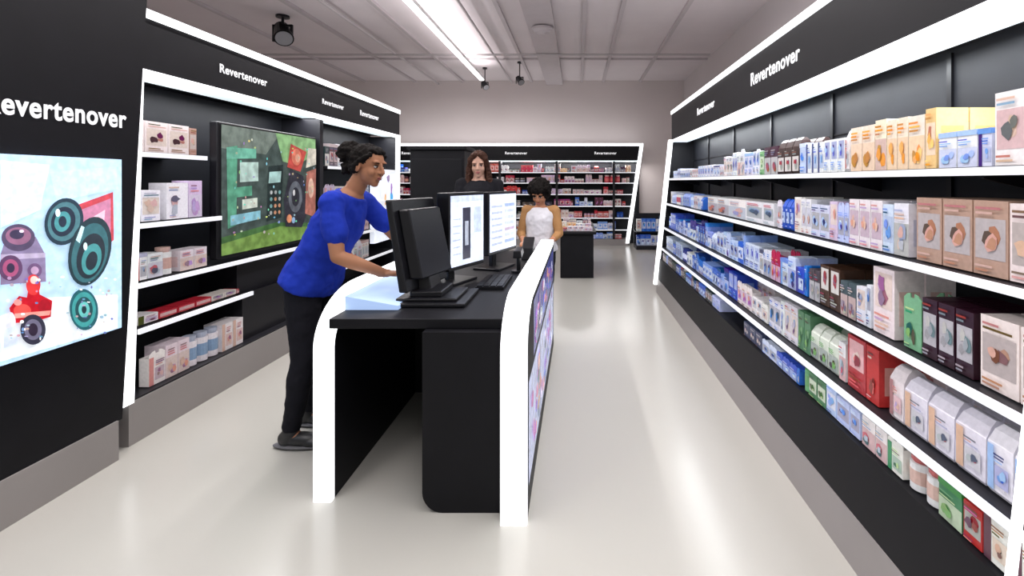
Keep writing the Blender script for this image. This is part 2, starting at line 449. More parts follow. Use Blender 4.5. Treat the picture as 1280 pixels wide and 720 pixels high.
left_row(1.62+.006, [(0.02, .58, ['pink', 'brown', 'redmix'], .18, .2, 'box', 1.7)], X=LX-.15)
left_row(1.21+.006, [(0.05, .2, ['white'], .18, .2, 'box', 1.2), (.22, .5, ['white', 'pink'], .22, .27, 'box', 1.5)])
left_row(.876+.006, [(0.02, .3, ['white'], .1, .17), (.32, .55, ['white', 'pink'], .12, .19)])
left_row(.62+.006, [(0.03, .85, ['brown', 'redmix', 'red', 'pink'], .03, .055, 'box', 1.6)])
left_row(.245+.003, [(0.1, .9, ['white', 'pink', 'orange'], .15, .2)], d=.13)
for z, p in ((.55, ['white', 'sky']), (.876, ['white', 'pink']), (1.21, ['white', 'pink', 'sky']), (1.6, ['dark', 'white'])):
    left_row(z+.006, [(0, 1.0, p, .14, .24)], y=4.75)
# wall display
TV = empty('wall_display_screen')
box('bezel', LX-.10, LX-.04, 3.32, 4.58, .905, 1.87, M_plast, TV, .01)
mb = MB(); Xs = LX-.037; tk = [0]
def sq(y0, y1, z0, z1, c):
    tk[0] += 1; x = Xs+tk[0]*.0004
    mb.face([(x, y0, z0), (x, y1, z0), (x, y1, z1), (x, y0, z1)], c)
def tp(pts, c):
    tk[0] += 1; x = Xs+tk[0]*.0004
    mb.face([(x, 3.35+u*1.2, .93+v*.92) for u, v in pts], c)
def te(u, v, ru, rv, c, n=24):
    tk[0] += 1
    mb.ell(V((Xs+tk[0]*.0004, 3.35+u*1.2, .93+v*.92)), V((0, ru*1.2, 0)), V((0, 0, rv*.92)), c, n)
sq(3.35, 4.55, .93, 1.85, (.05, .07, .065))
tp([(0, .82), (.4, .80), (.55, 1), (0, 1)], (.12, .15, .13))
tp([(0, 0), (1, 0), (1, .10), (.55, .16), (0, .09)], (.14, .24, .06))
tp([(0, .09), (.55, .16), (1, .1), (1, .14), (.5, .2), (0, .14)], (.05, .12, .04))
tp([(.5, 1), (.58, .75), (.75, .72), (1, .85), (1, 1)], (.18, .33, .15))
tp([(.05, .2), (.12, .22), (.13, .85), (.04, .83)], (.08, .26, .17)); tp([(.04, .83), (.30, .84), (.30, .76), (.04, .74)], (.12, .34, .25))
tp([(.12, .52), (.26, .53), (.26, .45), (.12, .44)], (.08, .26, .17)); tp([(.15, .56), (.32, .57), (.32, .73), (.15, .72)], (.34, .46, .42))
tp([(.07, .22), (.34, .25), (.34, .32), (.07, .30)], (.20, .42, .5)); tp([(.17, .34), (.31, .35), (.31, .43), (.17, .42)], (.45, .5, .44))
tp([(.40, .22), (.56, .24), (.58, .72), (.42, .70)], (.02, .03, .03)); tp([(.42, .55), (.55, .56), (.56, .66), (.43, .65)], (.3, .46, .44))
for i in range(4):
    for j in range(3): te(.445+j*.045, .29+i*.06, .014, .018, random.choice([(.3, .32, .32), (.4, .2, .12), (.15, .3, .3)]), 10)
tp([(.60, .15), (.80, .12), (.9, .3), (.82, .62), (.66, .68), (.58, .4)], (.03, .03, .04))
te(.72, .42, .085, .15, (.10, .11, .13)); te(.72, .42, .05, .09, (.03, .03, .04)); te(.70, .46, .015, .03, (.5, .5, .52), 10)
tp([(.62, .70), (.78, .66), (.86, .86), (.66, .92)], (.38, .06, .05)); te(.73, .80, .06, .08, (.6, .18, .12)); te(.745, .79, .03, .04, (.7, .35, .25))
tp([(.84, .25), (.98, .2), (.99, .7), (.86, .66)], (.34, .13, .10)); te(.92, .5, .04, .1, (.55, .36, .28)); tp([(.85, .7), (.99, .74), (.99, .9), (.88, .9)], (.5, .47, .4))
te(.64, .22, .03, .04, (.55, .22, .12)); te(.69, .2, .02, .03, (.2, .3, .45))
for i in range(60): te(random.uniform(.05, .95), random.uniform(.05, .95), random.uniform(.004, .012), random.uniform(.005, .015), rc((.3, .38, .3), .2), 6)
mb.build('picture', M_screen, TV)
LP = empty('lightbox_poster'); mb = MB(); mb.box(LX-.06, LX+.0, 5.8, 6.45, .7, 1.6, (.75, .8, .9)); mb.build('lightbox', M_lit, LP)
mb = MB(); x = LX+.002
for _ in range(9):
    y = random.uniform(5.9, 6.35); z = random.uniform(.85, 1.5)
    mb.blob(V((x, y, z)), V((0, random.uniform(.03, .09), 0)), V((0, 0, random.uniform(.04, .1))), rc(random.choice([(.1, .3, .6), (.7, .4, .2), (.2, .2, .3)]))); x += .0006
mb.build('artwork', M_lit, LP)

# ------------------------------------------------------------------ left front black wall with poster
Pw = empty('display_wall'); PX = -2.40
mb = MB()
mb.hexa([(PX-.5, .2, .2), (PX, .2, .2), (PX, 2.53, .2), (PX-.5, 2.53, .2), (PX-.5, .2, 3.0), (PX, .2, 3.0), (PX, 2.71, 3.0), (PX-.5, 2.71, 3.0)])
mb.build('panel', M_black, Pw)
mb = MB(); mb.box(PX-.5, PX+.01, .2, 2.5, 0, .205); mb.build('kick_plate', M_silver, Pw)
text('sign_text', 'Revertenover', (PX+.002, 1.93, 1.735), aL, Z, nL, .615, M_txt, Pw, bold=.022, vs=1.3)
PO = empty('lightbox_poster')
mb = MB(); mb.box(PX+.002, PX+.025, 1.2, 2.5, .69, 1.565, (.45, .64, .82))
x0 = PX+.026
cnt = [0]
def pt(px, py):
    Y = 600*2.375/(722-px)
    return V((x0+cnt[0]*.0003, Y, 1.45-(py-227)*Y/600))
def E(px, py, rx, ry, c, n=28, tilt=0):
    # artwork layout measured on the photograph and laid out in metres on the flat panel
    cnt[0] += 1; L = []
    for i in range(n):
        t = 2*math.pi*i/n; ex = rx*math.cos(t); ey = ry*math.sin(t)
        L.append(pt(px+ex*math.cos(tilt)-ey*math.sin(tilt), py+ex*math.sin(tilt)+ey*math.cos(tilt)))
    mb.face(L, c)
def Qd(pts, c):
    cnt[0] += 1; mb.face([pt(*p) for p in pts], c)
Qd([(0, 395), (60, 372), (147, 368), (147, 410), (0, 452)], (.72, .77, .82))
Qd([(0, 200), (62, 206), (50, 262), (0, 285)], (.60, .78, .88)); Qd([(62, 215), (145, 208), (147, 236), (70, 252)], (.5, .70, .86))
Qd([(0, 318), (6, 300), (44, 296), (56, 318), (57, 352), (0, 356)], (.22, .18, .30)); Qd([(0, 318), (56, 316), (56, 322), (0, 325)], (.42, .36, .5))
E(22, 297, 21, 17, (.08, .06, .11)); E(22, 295, 16, 11, (.26, .12, .2)); E(20, 293, 9, 6, (.05, .04, .08)); E(26, 289, 3, 2, (.7, .6, .7))
E(12, 335, 15, 16, (.10, .05, .11)); E(12, 335, 10, 11, (.34, .08, .17)); E(12, 335, 5, 6, (.04, .03, .06))
E(42, 338, 9, 9, (.14, .08, .17)); E(42, 338, 5, 5, (.45, .3, .45))
Qd([(90, 258), (140, 240), (141, 300), (95, 335)], (.50, .06, .08)); Qd([(95, 264), (137, 248), (137, 292), (99, 322)], (.5, .2, .32)); Qd([(100, 280), (130, 262), (128, 284), (103, 300)], (.75, .5, .6))
E(122, 290, 13, 11, (.08, .25, .3)); E(122, 290, 8, 7, (.35, .6, .65))
E(78, 277, 24, 30, (.02, .04, .06), tilt=.3); E(78, 277, 20, 25, (.07, .18, .21), tilt=.3); E(77, 277, 15, 19, (.02, .03, .05), tilt=.3); E(76, 277, 10, 13, (.07, .28, .30), tilt=.3); E(76, 277, 5, 7, (.02, .03, .05)); E(70, 266, 3, 5, (.7, .85, .9))
E(110, 314, 26, 44, (.02, .04, .05), tilt=.25); E(110, 316, 22, 38, (.04, .13, .15), tilt=.25); E(111, 320, 17, 29, (.02, .03, .04), tilt=.25); E(112, 324, 12, 20, (.06, .26, .27), tilt=.25); E(112, 326, 7, 12, (.02, .03, .04), tilt=.25)
Qd([(92, 300), (99, 282), (103, 284), (97, 304)], (.5, .72, .75)); E(104, 308, 2.5, 5, (.6, .8, .8))
E(102, 387, 18, 26, (.02, .10, .12), tilt=-.1); E(102, 387, 15, 22, (.05, .28, .28)); E(102, 387, 11, 16, (.02, .07, .08)); E(102, 387, 7, 10, (.12, .45, .43)); E(102, 387, 3, 5, (.02, .04, .05))
Qd([(8, 385), (20, 370), (30, 372), (34, 350), (44, 350), (46, 368), (62, 376), (60, 396), (40, 402), (12, 404)], (.45, .01, .02))
E(38, 356, 9, 13, (.6, .04, .04)); E(39, 350, 5, 5, (.85, .5, .45)); E(24, 388, 11, 8, (.65, .07, .06)); E(52, 384, 8, 10, (.32, .01, .02)); Qd([(14, 392), (60, 388), (58, 394), (15, 398)], (.75, .28, .24)); E(18, 378, 5, 4, (.85, .3, .28))
E(37, 412, 16, 19, (.03, .03, .05)); E(37, 412, 11, 13, (.14, .13, .2)); E(37, 412, 6, 8, (.03, .02, .04)); E(8, 402, 7, 12, (.6, .62, .68)); Qd([(0, 412), (16, 406), (18, 430), (0, 436)], (.55, .62, .74))
for i in range(60):
    px = random.uniform(2, 140); py = random.uniform(345, 425)
    E(px, py, random.uniform(1, 3), random.uniform(.6, 2.5), rc(random.choice([(.3, .4, .5), (.15, .2, .4), (.85, .88, .9), (.4, .3, .35)])), n=6)
mb.build('artwork', M_lit, PO)

# ------------------------------------------------------------------ checkout counter
D = empty('checkout_counter')
def frame_panel(nm, X0, X1, Yf, Yb, top, rz, ry):
    prof = [(Yf, 0.0), (Yf, top-rz)]
    for i in range(1, 13):
        t = math.pi/2*i/12
        prof.append((Yf+ry-ry*math.cos(t), top-rz+rz*math.sin(t)))
    prof.append((Yb, top)); prof.append((Yb, 0))
    mb = MB()
    n = len(prof)
    mb.face([(X0, y, z) for y, z in prof], mi=1); mb.face([(X1, y, z) for y, z in reversed(prof)], mi=1)
    for i in range(n):
        a, b = prof[i], prof[(i+1) % n]
        mb.face([(X0, *a), (X1, *a), (X1, *b), (X0, *b)], mi=0 if i <= n-3 else 1)
    mb.build(nm, [M_led, M_black], D)
    mb = MB(); w = .03
    cz = [(y+(w if k < 2 else w*math.cos(max(0, min(1, (k-1)/12))*math.pi/2)), z-(0 if k < 2 else w*math.sin(min(1, (k-1)/12)*math.pi/2))) for k, (y, z) in enumerate(prof[:-1])]
    for i in range(len(prof)-2):
        for X in ((X1+.001), (X0-.001)):
            mb.face([(X, *prof[i]), (X, *prof[i+1]), (X, *cz[i+1]), (X, *cz[i])])
    mb.build(nm+'_rim', M_led, D)
frame_panel('side_frame_a', -1.195, -1.115, 2.17, 4.3, .93, .24, .38)
frame_panel('side_frame_b', -.325, -.215, 2.02, 4.3, .93, .22, .30)
box('desktop', -1.115, -.325, 2.15, 4.3, .79, .835, M_black, D, .004)
mb = MB()
rr = .09; prof = [(-.325, .0), (-.325, .79), (-.68, .79), (-.68, rr)]
for i in range(1, 9):
    t = math.pi/2*i/8; prof.append((-.68+rr-rr*math.cos(t), rr-rr*math.sin(t)))
mb.prism([V((x, 2.1, z)) for x, z in prof], V((0, 1.3, 0)), (0, 0, 0))
mb.build('pedestal', M_black, D)
box('modesty_panel', -1.115, -.66, 3.3, 3.34, 0, .80, M_black, D)
mb = MB(); mb.hexa([(-1.115, 2.3, .83), (-.86, 2.3, .83), (-.86, 4.1, .83), (-1.115, 4.1, .83),
                    (-1.115, 2.3, .90), (-.86, 2.3, .855), (-.86, 4.1, .855), (-1.115, 4.1, .90)])
mb.build('lit_counter_shelf', emit_mat('blue_white_glow', (.42, .58, .9), .7), D)
mb = MB(); X = -.2135
def s2(y0, y1, z0, z1, c, k=0): mb.face([(X+k*.0006, y0, z0), (X+k*.0006, y1, z0), (X+k*.0006, y1, z1), (X+k*.0006, y0, z1)], c)
s2(2.34, 4.2, .60, .87, (.04, .05, .22)); s2(2.10, 4.2, .12, .57, (.34, .38, .56))
for y in (2.7, 3.2, 3.7): s2(y-.012, y+.012, .12, .87, (.01, .01, .015), 5)
for i in range(110):
    y = random.uniform(2.2, 4.1); z = random.choice([random.uniform(.18, .52), random.uniform(.65, .82)])
    if z > .6: y = max(y, 2.48)
    c = rc(random.choice([(.4, .08, .25), (.08, .15, .6), (.6, .3, .2), (.06, .06, .12), (.65, .65, .75), (.3, .1, .5), (.08, .1, .2)]), .06)
    mb.blob(V((X+.0006+i*.00003, y, z)), V((0, random.uniform(.03, .10), 0)), V((0, 0, random.uniform(.02, .055))), c)
mb.build('side_graphics', M_screen, D)

# ------------------------------------------------------------------ monitors
def monitor(pa, pb, z0, z1, name='computer_monitor', art='doc', thick=.03, zd=.835):
    e = empty(name)
    pa = V((*pa, 0)); pb = V((*pb, 0)); a = (pb-pa).normalized(); n = V((a.y, -a.x, 0)); w = (pb-pa).length
    h = z1-z0
    mb = MB(); mb.obox(pa+Z*z0, a, n, w, thick, h, (0, 0, 0))
    mb.obox(pa+Z*(z0+h*.15)+a*w*.15-n*thick, a, n, w*.7, .05, h*.65, (0, 0, 0), taper=.85)
    mb.build('shell', M_plast, e, .006)
    c = (pa+pb)/2-n*(thick+.03)
    mb = MB(); mb.obox(c-a*.03-n*.0+Z*zd, a, n, .06, .03, (z0+z1)/2-zd, (0, 0, 0))
    mb.obox(c-a*.03+n*.03+Z*((z0+z1)/2-.03), a, n, .06, .05, .06, (0, 0, 0))
    mb.obox(c-a*.13+n*.1+Z*(zd+.001), a, n, .26, .2, .014, (0, 0, 0))
    mb.build('stand', M_plast, e, .004)
    mb = MB(); o = pa+n*.0012+Z*z0
    def q(u0, u1, v0, v1, col, k=0):
        b = o+n*.0006*k
        mb.face([b+a*w*u0+Z*h*v0, b+a*w*u1+Z*h*v0, b+a*w*u1+Z*h*v1, b+a*w*u0+Z*h*v1], col)
    q(.04, .97, .05, .96, (.62, .68, .82))
    if art == 'doc':
        q(.04, .97, .88, .96, (.5, .56, .72), 1); q(.36, .58, .12, .8, (.03, .03, .05), 1); q(.42, .52, .3, .62, (.35, .38, .45), 2); q(.68, .9, .45, .8, (.45, .52, .7), 1)
        for i in range(6): q(.1, .3, .2+i*.09, .215+i*.09, (.4, .44, .56), 1)
    else:
        for i in range(7):
            q(.1, .45, .15+i*.1, .18+i*.1, (.4, .44, .58), 1); q(.54, .9, .15+i*.1, .20+i*.1, random.choice([(.3, .38, .6), (.5, .54, .68), (.45, .36, .45)]), 1)
    mb.build('screen', M_lit, e)
    return e
monitor((-.735, 2.74), (-.60, 3.08), .93, 1.385, thick=.085)
monitor((-.595, 3.2), (-.46, 3.62), .95, 1.38, art='list', thick=.04)
T = empty('point_of_sale_terminal')
mb = MB()
nT = V((-1, .25, 0)).normalized(); aT = V((.25, 1, 0)).normalized()
p = []
for z, sh, t in ((.90, .04, .04), (1.36, -.03, .03)):
    for (u, v) in ((0, 0), (.4, 0), (.4, 1), (0, 1)):
        p.append(V((-.92, 2.36, 0))+aT*u+V((1, 0, 0))*(v*t+sh)+Z*z)
mb.hexa([p[0], p[3], p[2], p[1], p[4], p[7], p[6], p[5]])
b = V((-.86, 2.40, 0))
mb.hexa([b+Z*.96+V((.02, 0, 0)), b+V((.085, 0, .96)), b+aT*.3+V((.085, 0, .96)), b+aT*.3+Z*.96+V((.02, 0, 0)),
         b+Z*1.31+V((-.04, 0, 0)), b+V((.015, 0, 1.31)), b+aT*.3+V((.015, 0, 1.31)), b+aT*.3+Z*1.31+V((-.04, 0, 0))])
mb.build('display_shell', M_plast, T, .008)
mb = MB()
mb.hexa([V((-.86, 2.46, .85)), V((-.74, 2.46, .85)), V((-.74, 2.66, .85)), V((-.86, 2.66, .85)),
         V((-.87, 2.5, 1.1)), V((-.80, 2.5, 1.1)), V((-.80, 2.6, 1.1)), V((-.87, 2.6, 1.1))])
mb.box(-.93, -.55, 2.33, 2.68, .836, .856); mb.box(-.90, -.60, 2.37, 2.64, .856, .872)
mb.box(-.84, -.68, 2.40, 2.62, .872, .90)
mb.build('stand', M_plast, T, .006)
K = empty('keyboard'); mb = MB(); mb.box(-.58, -.42, 2.72, 3.08, .836, .852)
for i in range(4):
    for j in range(11): mb.box(-.575+i*.038, -.542+i*.038, 2.73+j*.031, 2.755+j*.031, .852, .858)
mb.build('keys', M_plast, K)
Sc = empty('barcode_scanner'); mb = MB(); mb.cyl(V((-.40, 3.25, .836)), .05, .015, (0,)*3); mb.cyl(V((-.40, 3.25, .85)), .014, .10, (0,)*3)
mb.hexa([V((-.43, 3.18, .94)), V((-.37, 3.18, .94)), V((-.37, 3.32, .96)), V((-.43, 3.32, .96)), V((-.425, 3.18, .99)), V((-.375, 3.18, .99)), V((-.38, 3.32, 1.0)), V((-.42, 3.32, 1.0))])
mb.build('scanner_body', M_plast, Sc, .005)
Cr = empty('card_reader'); mb = MB(); mb.hexa([V((-.44, 3.75, .836)), V((-.35, 3.75, .836)), V((-.35, 3.95, .836)), V((-.44, 3.95, .836)), V((-.44, 3.77, .93)), V((-.35, 3.77, .93)), V((-.35, 3.93, 1.0)), V((-.44, 3.93, 1.0))])
mb.build('reader_body', M_plast, Cr, .006)

Kc = empty('display_column'); mb = MB(); mb.box(-1.85, -1.25, 5.3, 5.7, 0, 1.80); mb.box(-1.88, -1.22, 5.27, 5.73, 1.80, 1.84); mb.box(-1.83, -1.27, 5.29, 5.3, 1.1, 1.7)
mb.build('column_body', M_black, Kc, .005)
Tb = empty('display_table'); mb = MB(); mb.box(-.26, .24, 7.2, 8.8, 0, .66); mb.box(-.3, .28, 7.15, 8.85, .66, .70); mb.build('table_body', M_black, Tb, .01)
mb = MB(); st = V((-.25, 7.25, .703))
for j in range(4): row(mb, st+V((0, j*.35, 0)), V((1, 0, 0)), V((0, -1, 0)), .5, [(0, .48, ['white', 'redmix', 'orange', 'pink', 'dark'], .04, .12, 'box')])
mb.build('tabletop_merchandise', M_pack)

# ------------------------------------------------------------------ back display
B = empty('shelving_unit'); by = 10.9; aB = V((1, 0, 0)); nB = V((0, -1, 0))
bx0, bx1 = -4.4, 1.45
box('back_panel', bx0, bx1, 11.3, 11.36, 0, 2.3, M_black2, B)
box('header', bx0, bx1, by, 11.3, 1.93, 2.26, M_black, B)
box('header_top_light', bx0, bx1+.04, by-.02, 11.3, 2.26, 2.32, M_led, B)
box('header_low_light', bx0, bx1, by+.02, 11.25, 1.91, 1.93, M_ledpanel, B)
area('header_lamp', (-1.2, by+.18, 1.9), 5.4, .15, 90, (1, .97, .95), B)
mb = MB()
mb.hexa([(bx1-.36, by-.02, .05), (bx1-.28, by-.02, .05), (bx1-.28, by+.05, .05), (bx1-.36, by+.05, .05),
         (bx1-.04, by-.02, 2.26), (bx1+.04, by-.02, 2.26), (bx1+.04, by+.05, 2.26), (bx1-.04, by+.05, 2.26)])
mb.build('end_light', M_led, B)
box('base', bx0, bx1-.3, by, 11.3, 0, .14, M_silver, B)
mb = MB(); ml = MB(); zs = (.35, .62, .89, 1.16, 1.42, 1.66)
for z in zs:
    xe = bx1-.36+.14*z
    mb.box(bx0, xe, by+.06, 11.3, z-.02, z); ml.box(bx0, xe, by+.045, by+.06, z-.015, z+.005)
x = bx0
while x < bx1-.5: mb.box(x, x+.05, by+.02, 11.3, .14, 1.92); x += 1.3
mb.build('shelf_boards', M_shelf, B); ml.build('shelf_edge_lights', M_led2, B)
mb = MB()
for i, z in enumerate(zs+(.14,)):
    xe = bx1-.42+.14*z; x = bx0+.08
    while x < xe-.2:
        L = min(random.uniform(.3, .8), xe-x)
        p = random.choice([['redmix', 'red', 'white', 'dark'], ['redmix', 'pink'], ['sky', 'blue'], ['red', 'pink'], ['white', 'orange', 'dark'], ['blue', 'dark'], ['brown', 'pink']])
        row(mb, V((x, by+.09, z+.004)), aB, nB, L, [(0, L-.04, p, .08, .2)], d=.15, wmin=.06, wmax=.14); x += L
mb.build('boxed_merchandise', M_pack)
for x in (-4.0, -1.65, .38): text('sign_text', 'Revertenover', (x, by-.004, 2.07), aB, Z, nB, .5, M_txt, B)
G = empty('merchandise_rack'); mb = MB(); mb.box(1.25, 1.95, 10.2, 10.7, 0, .08); mb.box(1.25, 1.95, 10.66, 10.7, .08, .75); mb.box(1.25, 1.95, 10.25, 10.66, .36, .38)
mb.build('rack_frame', M_shelf, G)
mb = MB(); row(mb, V((1.27, 10.3, .083)), aB, nB, .6, [(0, .66, ['blue', 'sky'], .2, .27)]); row(mb, V((1.27, 10.3, .383)), aB, nB, .6, [(0, .66, ['blue', 'white', 'sky'], .25, .35)])
mb.build('rack_goods', M_pack, G)

# ------------------------------------------------------------------ people
def remesh(name, bm, voxel, m, parent, smooth=3, disp=0, dscale=20):
    me = bpy.data.meshes.new('tmp'); bmesh.ops.recalc_face_normals(bm, faces=bm.faces); bm.to_mesh(me); bm.free()
    o = bpy.data.objects.new('tmp', me); S.collection.objects.link(o)
    r = o.modifiers.new('r', 'REMESH'); r.mode = 'VOXEL'; r.voxel_size = voxel
    s = o.modifiers.new('s', 'SMOOTH'); s.factor = .5; s.iterations = smooth
    dg = bpy.context.evaluated_depsgraph_get()
    me2 = bpy.data.meshes.new_from_object(o.evaluated_get(dg))
    bpy.data.objects.remove(o)
    if disp:
        ns = [v.normal.copy() for v in me2.vertices]
        for v, nn in zip(me2.vertices, ns):
            v.co += nn*disp*noise.fractal(v.co*dscale, 1.0, 2.0, 3)
    for p in me2.polygons: p.use_smooth = True
    me2.materials.clear(); me2.materials.append(m)
    o = bpy.data.objects.new(name, me2)
    return link(o, parent)

def ball(bm, c, ax):
    M = Matrix((V(ax[0]), V(ax[1]), V(ax[2]))).transposed().to_4x4()
    bmesh.ops.create_icosphere(bm, subdivisions=3, radius=1, matrix=Matrix.Translation(c) @ M)
def ballr(bm, c, r): ball(bm, c, ((r, 0, 0), (0, r, 0), (0, 0, r)))
def tube(bm, pts):
    for i, (p, r) in enumerate(pts):
        ballr(bm, p, r)
        if i:
            q, rq = pts[i-1]; d = V(p)-V(q); L = d.length
            if L < 1e-5: continue
            M = Matrix.Translation((V(p)+V(q))/2) @ d.to_track_quat('Z', 'Y').to_matrix().to_4x4()
            bmesh.ops.create_cone(bm, cap_ends=True, segments=20, radius1=rq, radius2=r, depth=L, matrix=M)
def loft(bm, secs, side):
    side = V(side).normalized(); N = 28
    out = []
    def cr(a, b, c, d, t): return .5*((2*b)+(-a+c)*t+(2*a-5*b+4*c-d)*t*t+(-a+3*b-3*c+d)*t*t*t)
    n = len(secs)
    for i in range(n-1):
        A, Bq, C, Dq = secs[max(i-1, 0)], secs[i], secs[i+1], secs[min(i+2, n-1)]
        for k in range(6):
            t = k/6
            out.append((cr(V(A[0]), V(Bq[0]), V(C[0]), V(Dq[0]), t), cr(A[1], Bq[1], C[1], Dq[1], t), cr(A[2], Bq[2], C[2], Dq[2], t)))
    out.append((V(secs[-1][0]), secs[-1][1], secs[-1][2]))
    rings = []
    for i, (c, rs, rd) in enumerate(out):
        t = (out[min(i+1, len(out)-1)][0]-out[max(i-1, 0)][0]).normalized()
        dp = t.cross(side).normalized(); sd = dp.cross(t).normalized()
        rings.append([bm.verts.new(c+sd*rs*math.cos(2*math.pi*k/N)+dp*rd*math.sin(2*math.pi*k/N)) for k in range(N)])
    for i in range(len(rings)-1):
        for k in range(N):
            bm.faces.new((rings[i][k], rings[i][(k+1) % N], rings[i+1][(k+1) % N], rings[i+1][k]))
    bm.faces.new(rings[0][::-1]); bm.faces.new(rings[-1])

def hand(bm, wrist, d, up, thumb, s=1.0, curl=.35):
    d = V(d).normalized(); up = V(up); up = (up-d*up.dot(d)).normalized(); th = V(thumb); th = (th-d*th.dot(d)-up*th.dot(up)).normalized()
    w = V(wrist)
    tube(bm, [(w-d*.02, .024*s), (w+d*.02*s, .022*s)])
    ball(bm, w+d*.05*s, (d*.052*s, th*.040*s, up*.016*s))
    for k, (off, L, sp) in enumerate([(.030, .074, .10), (.010, .084, .03), (-.011, .078, -.04), (-.031, .060, -.14)]):
        r = w+d*.075*s+th*off*s
        dd = (d+th*sp).normalized(); pts = [(r, .0095*s)]
        a = 0; p = r.copy()
        for j, f in enumerate((.46, .30, .24)):
            a += curl*(1+.2*k)*(.6 if j == 0 else 1)
            p = p+(dd*math.cos(a)-up*math.sin(a))*L*f*s
            pts.append((p.copy(), (.0088, .0082, .0072)[j]*s))
        tube(bm, pts)
    r = w+d*.02*s+th*.028*s; dd = (d*.72+th*.65-up*.2).normalized()
    p1 = r+dd*.035*s; p2 = p1+(d*.9+th*.3-up*.25).normalized()*.032*s; p3 = p2+(d*.97-up*.2).normalized()*.022*s
    tube(bm, [(r, .014*s), (p1, .011*s), (p2, .0098*s), (p3, .008*s)])

def head(bm, c, f, u, s=1.0):
    f = V(f).normalized(); u = V(u); u = (u-f*u.dot(f)).normalized(); r = f.cross(u)
    def P(a, b, cc): return V(c)+(r*a+f*b+u*cc)*s
    def E3(p, a, b, cc): ball(bm, p, (r*a*s, f*b*s, u*cc*s))
    E3(P(0, -.010, .030), .073, .092, .082)
    E3(P(0, .022, -.030), .060, .066, .078)
    E3(P(0, .045, -.075), .036, .038, .032)
    E3(P(0, .062, -.095), .022, .020, .017)
    for q in (-1, 1):
        E3(P(q*.034, .058, -.030), .024, .022, .026)
        E3(P(q*.074, -.008, -.012), .009, .018, .031)
        E3(P(q*.030, .072, .030), .026, .012, .010)
    tube(bm, [(P(0, .080, .018), .008*s), (P(0, .098, -.010), .010*s), (P(0, .104, -.024), .012*s)])
    for q in (-1, 1): ballr(bm, P(q*.011, .092, -.028), .009*s)
    E3(P(0, .080, -.052), .022, .014, .009); E3(P(0, .078, -.064), .020, .014, .009)
    return P, r, f, u

def face_details(P, r, f, u, s, parent, brow, lip):
    def small(nm, items, m):
        bm = bmesh.new()
        for p, a, b, c in items:
            ball(bm, p, (r*a*s, f*b*s, u*c*s))
        me = bpy.data.meshes.new(nm); bm.to_mesh(me); bm.free()
        for q in me.polygons: q.use_smooth = True
        me.materials.append(m); link(bpy.data.objects.new(nm, me), parent)
    small('eyes', [(P(q*.031, .075, .004), .0135, .009, .0065) for q in (-1, 1)], M_eye)
    small('irises', [(P(q*.031, .0825, .003), .006, .003, .0058) for q in (-1, 1)], M_iris)
    small('eyelids', [(P(q*.031, .077, .0095), .0155, .0095, .0032) for q in (-1, 1)], brow)
    small('eyebrows', [(P(q*.032, .082, .026), .018, .005, .0028) for q in (-1, 1)], brow)
    small('lips', [(P(0, .090, -.0545), .021, .007, .0045), (P(0, .089, -.0635), .018, .007, .005)], lip)
M_eye = mat('eye_white', (.62, .58, .55), .3); M_iris = mat('iris', (.03, .015, .01), .15)

